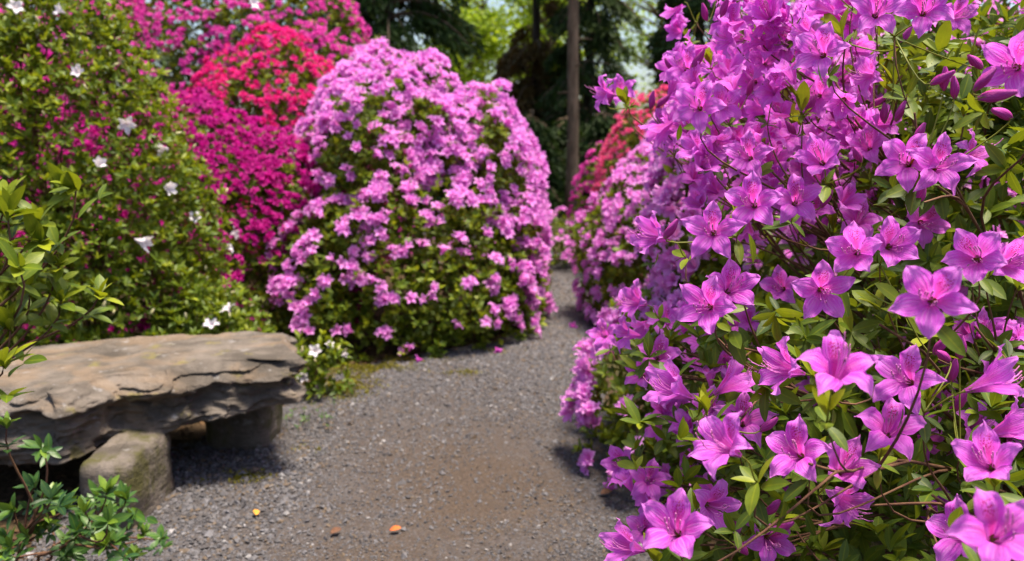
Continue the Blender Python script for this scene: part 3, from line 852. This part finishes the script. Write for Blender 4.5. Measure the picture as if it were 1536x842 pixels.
bush('big_pink', 'large dome shaped light pink azalea left of the path bend', (-.7, 6.0), 950, .050, LEAF_LO, LEAF_FAR, PALE, 230,
     lambda P: np.clip(.07 + .95 * sstep(P[:, 2] + .45 * (P[:, 0] + .6), .55, 1.25) + .42 * clump(P, 3.0, 9, .46, .58), 0, 1), .070, 'lo', seed=4, K=9, bump=.21)
bush('far_magenta', 'small purple magenta azalea at the foot of the tall trunk', (.96, 8.6), 500, .05, LEAF_LO, LEAF_FAR, HOT, 260, lambda P: .8 + 0 * P[:, 0], .045, 'lo', seed=5, K=4)
bush('far_low', 'low pale pink azalea where the path bends out of sight', (.45, 8.3), 480, .05, LEAF_LO, LEAF_FAR, PALE, 160, lambda P: .3 + 0 * P[:, 0], .055, 'lo', seed=14, K=4)
bush('coral', 'coral red azalea behind the pink ones right of the path', (1.32, 7.7), 500, .05, LEAF_LO, LEAF_FAR, CORAL, 300, lambda P: .25 + .75 * sstep(P[:, 2], .5, 1.0), .045, 'lo', seed=6, K=5)
bush('far_pink', 'light pink azalea right of the path in front of the coral one', (1.2, 5.7), 800, .05, LEAF_LO, LEAF_FAR, PALE, 300,
     lambda P: .25 + .7 * sstep(P[:, 2], .35, .95) * (.55 + .45 * clump(P, 3, 2, .4, .6)), .06, 'lo', seed=7, K=6)
bush('back_green', 'mostly green azalea filling the right side behind the nearest pink one', (2.1, 3.3), 600, .05, LEAF_MID, LEAF_NEAR, LAV, 30, lambda P: .25 + 0 * P[:, 0], .07, 'lo', seed=8, K=6)
bush('mid_pink', 'lavender pink azalea spilling onto the right edge of the gravel', (.95, 3.1), 800, .048, LEAF_MID, LEAF_NEAR, PALE, 150,
     lambda P: np.clip(.12 + .5 * clump(P, 3.6, 12, .48, .6) + .95 * sstep(P[:, 2], .75, 1.05), 0, 1), .072, 'mid', seed=9, K=8)
bush('green_white', 'olive green azalea with a few white flowers behind the stone bench', (-2.0, 4.0), 1500, .044, LEAF_MID, LEAF_NEAR, WHITE, 12,
     lambda P: .05 + 0 * P[:, 0], .06, 'mid', seed=10, K=9, nper=(1, 1), buds=90, lprob=lambda P: 1 - .55 * sstep(P[:, 2], 1.0, 1.15) * sstep(P[:, 2], 1.55, 1.38) * clump(P, 3.0, 44, .40, .55), heroes=[(190, 185), (145, 250), (250, 222), (247, 280), (205, 360), (22, 16), (372, 6), (318, 493), (346, 470), (292, 330), (120, 112)])
bush('small_white', 'low green azalea with white blooms at the end of the stone bench', (-.90, 3.93), 650, .045, LEAF_MID, LEAF_NEAR, WHITE, 40,
     lambda P: .5 + 0 * P[:, 0], .045, 'mid', seed=11, K=4, nper=(1, 1), depth=.12, buds=12, r0=.005, heroes=[(495, 523), (474, 530), (509, 535), (455, 562)])

# ------------------------------------------------------------------ nearest azalea, right
base = np.array([1.15, 1.75, 0.0])
near = empty('azalea_bush', base, 'nearest lavender pink azalea with large spotted flowers filling the right side', 'azalea', AZ)
# (px, py, diameter px, facing right, facing up, facing camera)
HERO = [
    (1360, 240, 86, -.1, .25, 1), (1412, 246, 88, .35, .2, 1), (1466, 230, 72, .8, .35, .7), (1300, 216, 66, -.3, .5, 1), (1230, 236, 76, -.2, .4, 1), (1128, 303, 86, -.15, .2, 1),
    (1195, 298, 76, .1, .3, 1), (1068, 346, 86, -.1, .15, 1), (978, 352, 76, -.9, .3, .5), (1282, 376, 92, -.15, .1, 1), (1341, 366, 88, .25, .15, 1), (1206, 346, 54, 0, .5, 1),
    (1288, 328, 66, .2, .5, 1), (1388, 336, 70, .3, -.1, 1), (1464, 384, 100, -.1, .15, 1), (1514, 392, 84, .4, .1, 1), (1520, 98, 100, -.2, .1, 1), (1397, 448, 118, -.05, .1, 1),
    (1234, 438, 92, .1, -.1, 1), (1098, 430, 84, .25, .3, 1), (1058, 458, 92, -.25, .1, 1), (1172, 552, 96, -.95, .25, .35), (1258, 548, 120, .15, .75, .75), (1356, 566, 102, -.35, .3, .9),
    (1494, 570, 100, .9, .35, .3), (1338, 640, 100, .2, .45, .8), (1192, 676, 104, -.35, .35, .9), (1268, 700, 96, .3, .3, .9), (1274, 756, 92, .55, -.3, .7), (1482, 690, 112, -.2, .4, .9),
    (1500, 796, 142, .2, .35, .9), (1438, 800, 110, -.5, .3, .8), (1008, 582, 92, -.85, .45, .3), (1102, 572, 84, .8, .55, .3), (1080, 664, 112, -.75, .5, .5), (1116, 628, 84, .1, .4, 1),
    (1012, 790, 118, -.15, .35, .95), (940, 820, 84, -.75, .2, .5), (1072, 760, 84, .4, -.1, .9), (988, 532, 66, .1, .3, 1), (932, 694, 62, -.4, .1, .9), (974, 720, 66, .1, .1, 1), (1156, 812, 80, .2, -.2, .9),
    (902, 138, 52, -.95, .25, .35), (932, 134, 46, -.2, .4, .8), (1026, 98, 62, -.2, .3, .9), (1046, 158, 76, -.15, .2, 1), (1228, 76, 80, -.3, .3, 1), (1316, 14, 78, .1, .35, 1), (1388, 12, 80, .1, .3, 1),
    (1150, 18, 66, -.3, .5, .8), (1092, 34, 60, -.4, .2, .9), (1180, 60, 64, -.3, .2, 1), (1225, 142, 66, -.2, .1, 1), (1166, 168, 58, -.2, .2, 1), (1120, 232, 70, -.3, .3, 1), (1160, 236, 62, .1, .4, 1),
    (1068, 208, 58, -.2, .2, 1), (1010, 205, 52, -.3, .2, 1), (1440, 22, 60, .5, .2, .9), (1270, 30, 58, -.1, .2, 1), (1086, 100, 54, -.2, .3, 1), (1128, 120, 58, -.3, .2, 1), (1268, 116, 54, .2, .3, 1),
    (1170, 430, 62, -.3, .2, 1), (1150, 610, 60, -.2, .3, .9), (1470, 640, 76, .5, .2, .8), (1520, 640, 90, .8, .3, .4), (1376, 690, 50, .2, .2, 1), (1226, 580, 60, -.2, .2, 1), (1410, 560, 60, .2, .3, 1),
    (990, 640, 58, -.3, .2, .9), (1040, 700, 60, .2, .2, 1), (960, 560, 56, -.3, .3, .9), (905, 500, 50, -.3, .4, .9), (1000, 480, 54, -.1, .4, .9), (1086, 560, 54, .1, .3, 1),
]
HP_, HF, HS = [], [], []
rr = np.random.default_rng(77)
for (px, py, d, fx, fy, fz) in HERO:
    p = at(px, py, FPX * .078 / d); to = nrm(np.array([0, 0, CAMH]) - p)
    f = fx * np.array([1, 0, 0]) + fy * np.array([0, 0, 1]) + fz * to
    HP_.append(p); HF.append(nrm(f)); HS.append(1.0)
nh = len(HP_)
# further trusses between them, upper left and lower left of the bush
for _ in range(105):
    if rr.uniform() < .76: px, py = rr.uniform(1000, 1340), rr.uniform(-30, 340)
    else: px, py = rr.uniform(960, 1180), rr.uniform(420, 830)
    p0 = at(px, py, rr.uniform(1.5, 2.2)); to = nrm(np.array([0, 0, CAMH]) - p0)
    for q in range(rr.integers(2, 4)):
        f = nrm(to * .7 + np.array([-.35, 0, .35]) + .55 * rr.normal(size=3)); HP_.append(p0 + f * .04 + .02 * rr.normal(size=3)); HF.append(f); HS.append(rr.uniform(.8, 1.0))
for _ in range(14):
    px, py = rr.uniform(1330, 1540), rr.uniform(430, 840); p0 = at(px, py, rr.uniform(1.35, 1.7)); to = nrm(np.array([0, 0, CAMH]) - p0)
    for q in range(rr.integers(1, 3)):
        f = nrm(to * .7 + np.array([-.1, 0, .4]) + .5 * rr.normal(size=3)); HP_.append(p0 + f * .04); HF.append(f); HS.append(rr.uniform(.75, .95))
HP_ = np.array(HP_); HF = np.array(HF); HS = np.array(HS)
# truss nodes: flowers whose bases lie close together share a node
bases = HP_ - HF * .048
nodes = []; used = np.zeros(len(bases), bool)
for i in range(len(bases)):
    if used[i]: continue
    g = np.where((np.linalg.norm(bases - bases[i], axis=1) < .075) & ~used)[0][:4]; used[g] = True
    nd = bases[g].mean(0) - .022 * nrm(HF[g].mean(0)) - np.array([0, 0, .018]); nodes.append((nd, g))
NP = np.array([n[0] for n in nodes])
STK = [None] * len(bases)
for nd, g in nodes:
    for i in g: STK[i] = bez(nd, nd + .012 * HF[i], bases[i] - .012 * HF[i], bases[i] + .001 * HF[i], 6)
put_flowers(near, base, HP_, HF, HS, LAV, 'hi', 'none', lim=100, seed=5, extra=True, force=nh, stalks=STK)
# foliage
P, N = shell(FORMS['near_pink'], 520, .16, 12, -.5)
r_ = np.random.default_rng(8); dep = r_.uniform(0, 1, len(P)) ** 1.4 * .40
A = nrm(N * .7 + np.array([-.1, -.1, .6]) + .5 * r_.normal(size=N.shape)); Q = P - N * dep[:, None]; Q[:, 2] = np.maximum(Q[:, 2], .03)
acc = Acc(); whorls(acc, LEAF_HI, Q, A, .05, seed=21, tone=np.clip(.15 + .55 * fbm(P * 3, 15, 3) + r_.normal(0, .12, len(P)), 0, 1))
nodeax = np.array([nrm(HF[g].mean(0) + np.array([0, 0, .5])) for _, g in nodes])
whorls(acc, LEAF_HI, NP + .002 * nodeax, nodeax, np.where(NP[:, 2] > 1.1, .030, .042), n=(3, 6), spread=(.9, 1.8), seed=22, tone=r_.uniform(.35, .8, len(NP)))
# fresh upright shoots in the middle of some trusses
pick = r_.uniform(size=len(NP)) < .5
whorls(acc, LEAF_HI, NP[pick] + .012 * nodeax[pick] + np.array([0, 0, .006]), nrm(nodeax[pick] + np.array([0, 0, 1.2])), .048, n=(3, 5), spread=(.05, .45), seed=23, tone=r_.uniform(.75, 1, pick.sum()))
# leafy shoots filling the space between flowers and the leaf mass
SP = np.array([at(r_.uniform(1330, 1570), r_.uniform(60, 480), r_.uniform(1.35, 2.0)) for _ in range(130)] + [at(r_.uniform(1080, 1570), r_.uniform(450, 900), r_.uniform(1.15, 1.8)) for _ in range(200)] + [at(r_.uniform(940, 1200), r_.uniform(500, 880), r_.uniform(1.4, 2.0)) for _ in range(120)])
SP = SP[SP[:, 2] > .12]
SA = nrm(np.array([-.2, -.4, .8]) + .6 * r_.normal(size=SP.shape))
whorls(acc, LEAF_HI, SP, SA, .05, n=(4, 7), spread=(.4, 1.5), seed=24, tone=r_.uniform(.1, .75, len(SP)))
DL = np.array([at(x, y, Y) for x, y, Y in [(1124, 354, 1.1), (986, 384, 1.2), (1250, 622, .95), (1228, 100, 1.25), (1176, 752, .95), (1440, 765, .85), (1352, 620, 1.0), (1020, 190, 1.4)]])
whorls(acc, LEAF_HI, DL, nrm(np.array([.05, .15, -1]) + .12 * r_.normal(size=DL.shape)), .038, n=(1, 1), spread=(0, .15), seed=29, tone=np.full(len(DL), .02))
link('foliage', acc.mesh('foliage', LEAF_NEAR, base), near)
branches(near, base, np.concatenate([NP, SP[::6]]), 44, .0055, 3, 6, .0014, reach=.98)
# buds
BUDS = [(1398, 116, .4, .3), (1416, 124, -.2, 1), (1432, 136, -.3, 1), (1462, 124, .5, .7), (1470, 138, 1, .2), (1516, 166, -1, .3), (1472, 92, -.8, .5), (1292, 232, -.6, .7), (1424, 530, -.8, .5), (1440, 526, -.2, 1), (1142, 636, .7, .8),
        (1342, 752, .1, 1), (1428, 560, -.1, 1), (1012, 98, -.7, .8), (1040, 92, .5, 1), (912, 146, .3, 1), (976, 152, .1, 1), (986, 150, .7, .7), (1122, 132, .2, 1), (1098, 134, -.6, .8), (998, 346, .5, .9), (1306, 150, .6, .5), (1258, 168, -.6, .5),
        (1344, 170, .3, 1), (1326, 172, -.2, 1), (1434, 604, .2, 1), (1376, 296, .1, 1), (1232, 300, .4, .9), (1150, 760, .3, .6), (1120, 820, -.5, .6), (1166, 786, .5, .5), (1192, 190, -.6, .6), (1210, 160, .3, .9), (1060, 20, -.4, 1), (1082, 14, .3, 1), (1346, 60, .4, .8), (1372, 205, .2, .8), (1402, 520, .3, .8)]
BP, BD = [], []
for (px, py, fx, fy) in BUDS:
    near_d = [FPX * .078 / h[2] for h in HERO if math.hypot(h[0] - px, h[1] - py) < 90]
    Yb = (np.mean(near_d) if near_d else 1.25) - .01
    BP.append(at(px, py + 10, Yb)); BD.append(nrm(np.array([fx, -.35, fy])))
BP = np.array(BP); BD = np.array(BD)
BS = []
for p, d in zip(BP, BD):
    j = ((NP - p) ** 2).sum(1).argmin(); q = NP[j]
    if np.linalg.norm(q - p) < .2: BS.append(bez(q, q + .3 * (p - q) + [0, 0, -.005], p - d * .02, p, 7))
    else: BS.append(bez(p - d * .05 + np.array([0, .15, -.15]), p - d * .06, p - d * .03, p, 7))
put_buds(near, base, BP, BD, rr.uniform(.85, 1.15, len(BP)), BUDM, seed=4, stalks=BS)

# ------------------------------------------------------------------ leafy shrubs at the left edge
def sprig_shrub(label, base, tips, size, seed, K, r0, fill=0, box=None, tone=(.3, .9), mat=LEAF_BLUE):
    base = np.array(base, float); r_ = np.random.default_rng(seed); root = empty('leafy_shrub', base, label, 'shrub', 'leafy shrubs at the left edge')
    T = [at(*t) for t in tips]
    if fill: T += [at(r_.uniform(*box[0]), r_.uniform(*box[1]), r_.uniform(*box[2])) for _ in range(fill)]
    T = np.array(T); T = T[T[:, 2] > .04]; A = nrm(np.array([.15, -.35, .9]) + .40 * r_.normal(size=T.shape))
    acc = Acc(); whorls(acc, LEAF_HI, T, A, size, n=(7, 11), spread=(.2, 1.35), seed=seed, tone=r_.uniform(*tone, len(T)))
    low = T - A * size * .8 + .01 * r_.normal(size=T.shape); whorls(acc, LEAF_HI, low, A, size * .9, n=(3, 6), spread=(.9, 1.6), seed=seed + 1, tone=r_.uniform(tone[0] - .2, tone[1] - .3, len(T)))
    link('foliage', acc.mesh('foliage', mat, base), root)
    branches(root, base, T - A * .004, K, r0, seed, 6, .0022, reach=.85)
    return root


sprig_shrub('tall leafy shrub with upright rosettes and bare brown stems at the left edge', (-1.62, 1.75, 0),
            [(112, 282, 1.75), (60, 362, 1.7), (12, 322, 1.65), (8, 290, 1.7), (88, 398, 1.75), (14, 490, 1.6), (92, 448, 1.75), (150, 440, 1.8), (58, 330, 1.72), (30, 400, 1.6), (-30, 350, 1.6), (-30, 450, 1.6), (5, 545, 1.55), (40, 430, 1.72)], .066, 40, 3, .006, tone=(.5, 1.0), mat=LEAF_NEAR)
sprig_shrub('low glossy leafy shrub in front of the near bench support', (-1.22, 1.98, 0),
            [(62, 672, 1.9), (50, 728, 1.9), (20, 765, 1.85), (76, 748, 1.9), (40, 805, 1.85), (125, 782, 2.0), (166, 762, 2.1), (200, 772, 2.1), (240, 808, 2.2), (146, 742, 2.1), (100, 815, 1.95), (10, 636, 1.8), (180, 812, 2.1), (215, 800, 2.15), (14, 820, 1.8), (70, 790, 1.9), (150, 800, 2.05), (110, 830, 1.95), (200, 836, 2.05)],
            .048, 41, 6, .006, 26, ((-80, 190), (730, 960), (1.75, 2.1)), (.2, .9))
# low weeds beside the far support
wb = np.array([-.86, 3.42, 0.0]); wd = empty('clover_weed', wb, 'small bluish green weed growing beside the far bench support', 'weed')
acc = Acc(); q = np.random.default_rng(6)
P = wb + np.c_[q.normal(0, .07, 26), q.normal(0, .10, 26), q.uniform(.02, .07, 26)]; whorls(acc, LEAF_MID, P, nrm(np.tile([0., -.2, 1], (26, 1)) + .3 * q.normal(size=(26, 3))), .022, n=(3, 4), spread=(.8, 1.4), seed=3)
for p in P: add_tube(acc, bez(np.array([p[0], p[1] + .01, 0]), np.array([p[0], p[1], .02]), p - [0, 0, .02], p, 5), np.full(5, .0008), 4, .5)
link('foliage', acc.mesh('foliage', LEAF_BLUE, wb), wd)

# ------------------------------------------------------------------ trees behind
def trunk_part(root, h, r, seed, lean=(0, 0), mat=BARK):
    r_ = np.random.default_rng(seed); n = 22; z = np.linspace(-.05, h, n); acc = Acc()
    p = np.c_[lean[0] * z / h + np.cumsum(r_.normal(0, .015, n)) * .5, lean[1] * z / h + np.cumsum(r_.normal(0, .015, n)) * .5, z]; p[0, :2] = 0
    rad = r * (1 - .75 * z / h) + r * .35 * np.exp(-np.maximum(z, 0) * 3)
    add_tube(acc, p, rad, 10, .5); link('trunk', acc.mesh('trunk', mat), root); return p


def crown(root, acc, lb, mat):
    for v, f, a in zip(lb.V, [np.where(f < 0, -1, f - o) for f, o in zip(lb.F, np.concatenate([[0], np.cumsum([len(q) for q in lb.V])[:-1]]))], lb.A):
        n0 = acc.n; acc.V.append(v); acc.F.append(np.where(f < 0, -1, f + n0)); acc.n += len(v); acc.A.append(a); acc.MI.append(np.full(len(f), 1))
    link('crown', acc.mesh('crown', [mat, BARK]), root)


def conifer(label, px, Y, h, r, z0, seed, tr=.10, mat=NEEDLE, limbs=150, per=70):
    x = (px - 768) / FPX * Y; root = empty('hemlock_tree', (x, Y, 0), label, 'tree', 'trees beyond the azaleas'); r_ = np.random.default_rng(seed)
    p = trunk_part(root, h, tr, seed, mat=BARK2); acc = Acc(); lb = Acc()
    for i in range(limbs):
        z = z0 + (h - z0) * r_.uniform() ** 1.7; az = r_.uniform(0, 6.28); L = r * (1 - (z / h) ** 1.3) * r_.uniform(.7, 1.1) + .15
        c = np.array([np.interp(z, p[:, 2], p[:, 0]), np.interp(z, p[:, 2], p[:, 1]), z]); o = np.array([math.cos(az), math.sin(az), 0])
        e = c + o * L + np.array([0, 0, -.35 * L]); q = bez(c, c + o * .35 * L + [0, 0, .10 * L], c + o * .7 * L + [0, 0, .02], e, 8)
        add_tube(lb, q, np.linspace(.022, .006, 8), 4, .5)
        m = int(2.6 * per * (.4 + .6 * L / r)); t = r_.uniform(.15, 1.0, m) ** .7
        s = np.stack([np.interp(t, np.linspace(0, 1, 8), q[:, k]) for k in range(3)], 1); side = np.cross(o, [0, 0, 1])
        s += side * (r_.normal(0, .16, m) * (1.1 - .4 * t) * L)[:, None] + np.c_[np.zeros(m), np.zeros(m), -np.abs(r_.normal(0, .12, m))]
        d = nrm(o * .6 + side * r_.normal(0, .6, m)[:, None] + np.array([0, 0, -.75]) + .35 * r_.normal(size=(m, 3)))
        M = basis(d, nrm(np.tile([0., 0, .6], (m, 1)) + r_.normal(size=(m, 3)) * .6)) * r_.uniform(.09, .20, m)[:, None, None]; M[:, :, 1] *= .55
        acc.add(*inst(*LEAF_LO, M, s, np.clip(r_.normal(.45, .22, m), 0, 1)))
    crown(root, acc, lb, mat)
    return root


def broadleaf(label, px, Y, h, r, z0, seed, n=7000, tr=.12, ls=.13, mat=BROAD, clumps=60):
    x = (px - 768) / FPX * Y; root = empty('broadleaf_tree', (x, Y, 0), label, 'tree', 'trees beyond the azaleas'); r_ = np.random.default_rng(seed)
    p = trunk_part(root, h * .8, tr, seed); lb = Acc()
    c = r_.normal(size=(clumps, 3)); c = nrm(c) * r_.uniform(.3, 1, (clumps, 1)) ** .6 * np.array([r, r, (h - z0) / 2]) + np.array([0, 0, (h + z0) / 2])
    for q in c:
        j = int(np.clip(np.searchsorted(p[:, 2], q[2] - .5), 3, 21)); s = p[j - 1]
        add_tube(lb, bez(s, s + .4 * (q - s) + [0, 0, .2], q - [0, 0, .15], q, 7), np.linspace(.03, .008, 7), 4, .5)
    i = r_.integers(0, clumps, n); P = c[i] + r_.normal(size=(n, 3)) * np.array([.30, .30, .20]) * (r / 1.6)
    M = basis(nrm(r_.normal(size=(n, 3)) * [1, 1, .6]), nrm(r_.normal(size=(n, 3)) + [0, 0, .8])) * (ls * r_.uniform(.6, 1.2, n))[:, None, None]; M[:, :, 1] *= 1.5
    acc = Acc(); acc.add(*inst(*LEAF_LO, M, P, np.clip(r_.uniform(0, 1, clumps)[i] * .5 + .3 + r_.normal(0, .15, n), 0, 1))); crown(root, acc, lb, mat)


conifer('dark hemlock rising behind the crown of the big pink azalea', 590, 12.5, 13, 1.25, .6, 60, limbs=230, per=90)
conifer('dark hemlock hidden behind the hot pink azalea at the top left', 400, 14, 13, 1.8, .6, 61, limbs=150)
conifer('broad dark hemlock behind the green bush at the far left', 130, 12.5, 12, 2.2, .3, 67, limbs=220)
conifer('dark hemlock at the far left edge behind the hot pink azalea', -260, 13.5, 12, 2.2, .3, 68, limbs=160)
conifer('rust tinged dark evergreen left of the tall bare trunk', 806, 18, 14, .80, 1.6, 62, mat=NEEDLE2, limbs=150, per=80)
conifer('dark hemlock directly behind the tall bare trunk', 880, 17, 15, 1.0, 1.0, 63, limbs=210, per=90)
conifer('dark evergreen at the top beside the upper pink blossoms', 1040, 15, 12, .75, 2.0, 64, limbs=110)
x = (860 - 768) / FPX * 13.5
tall = empty('pine_tree', (x - .02, 13.5, 0), 'tall straight bare trunk standing in the middle behind the path', 'tree', 'trees beyond the azaleas'); tp = trunk_part(tall, 16, .095, 65)
for z, az, L in [(1.9, 2.6, .28), (2.7, .5, .35), (3.3, 3.4, .4), (2.3, 5.3, .22), (3.9, 2.2, .5)]:
    c = np.array([np.interp(z, tp[:, 2], tp[:, 0]), np.interp(z, tp[:, 2], tp[:, 1]), z]); o_ = np.array([math.cos(az), math.sin(az), .15])
    a = Acc(); add_tube(a, np.array([c, c + o_ * L * .5, c + o_ * L + [0, 0, -.03]]), np.array([.022, .014, .006]), 6, .5); link('branch_stub', a.mesh('branch_stub', BARK), tall)
acc = Acc(); r_ = np.random.default_rng(66); n = 9000; c = r_.normal(size=(40, 3)) * [1.3, 1.3, 2.2] + [0, 0, 12]; i = r_.integers(0, 40, n)
M = basis(nrm(r_.normal(size=(n, 3))), nrm(r_.normal(size=(n, 3)))) * r_.uniform(.15, .3, n)[:, None, None]; acc.add(*inst(*LEAF_LO, M, c[i] + .35 * r_.normal(size=(n, 3)), r_.uniform(0, 1, n))); link('crown', acc.mesh('crown', NEEDLE), tall)
broadleaf('bright yellow green tree glowing left of the central evergreens', 725, 25, 7.5, 1.35, 2.4, 70, 4000)
broadleaf('sunlit yellow green tree low behind the right end of the pink dome', 690, 21, 6.0, 1.1, 1.6, 75, 4200, .07)
broadleaf('bright green tree seen through the gap right of the evergreens', 985, 25, 8, 1.7, 2.4, 71, 3600)
broadleaf('pale green tree far behind the tall bare trunk', 850, 31, 9, 2.6, 1.5, 72, 5000, ls=.16)
broadleaf('slender understory tree just left of the tall bare trunk', 826, 19, 6, .9, 1.7, 73, 2600, .07)
broadleaf('thin stemmed understory tree between pink dome and trunk', 795, 21, 6, .9, 1.3, 74, 2400, .06)
for (px, Y, h, r, lab) in [(800, 14.5, 1.7, .8, 'small dark evergreen left of the foot of the trunk'), (852, 15.5, 1.6, .9, 'small dark evergreen behind the foot of the trunk'), (905, 14.8, 1.7, .8, 'small dark evergreen right of the foot of the trunk'),
                           (700, 30, 2.7, 1.3, 'low evergreen far behind the right shoulder of the pink dome'), (775, 33, 2.9, 1.3, 'low evergreen far down the gap left of the trunk'), (870, 32, 3.2, 1.5, 'low evergreen far behind the foot of the trunk'),
                           (945, 34, 2.6, 1.5, 'low evergreen far behind the coral azalea'), (1030, 30, 2.6, 1.4, 'low evergreen far behind the upper pink blossoms')]:
    conifer(lab, px, Y, h, r, .15, int(px), .09, limbs=90, per=60)
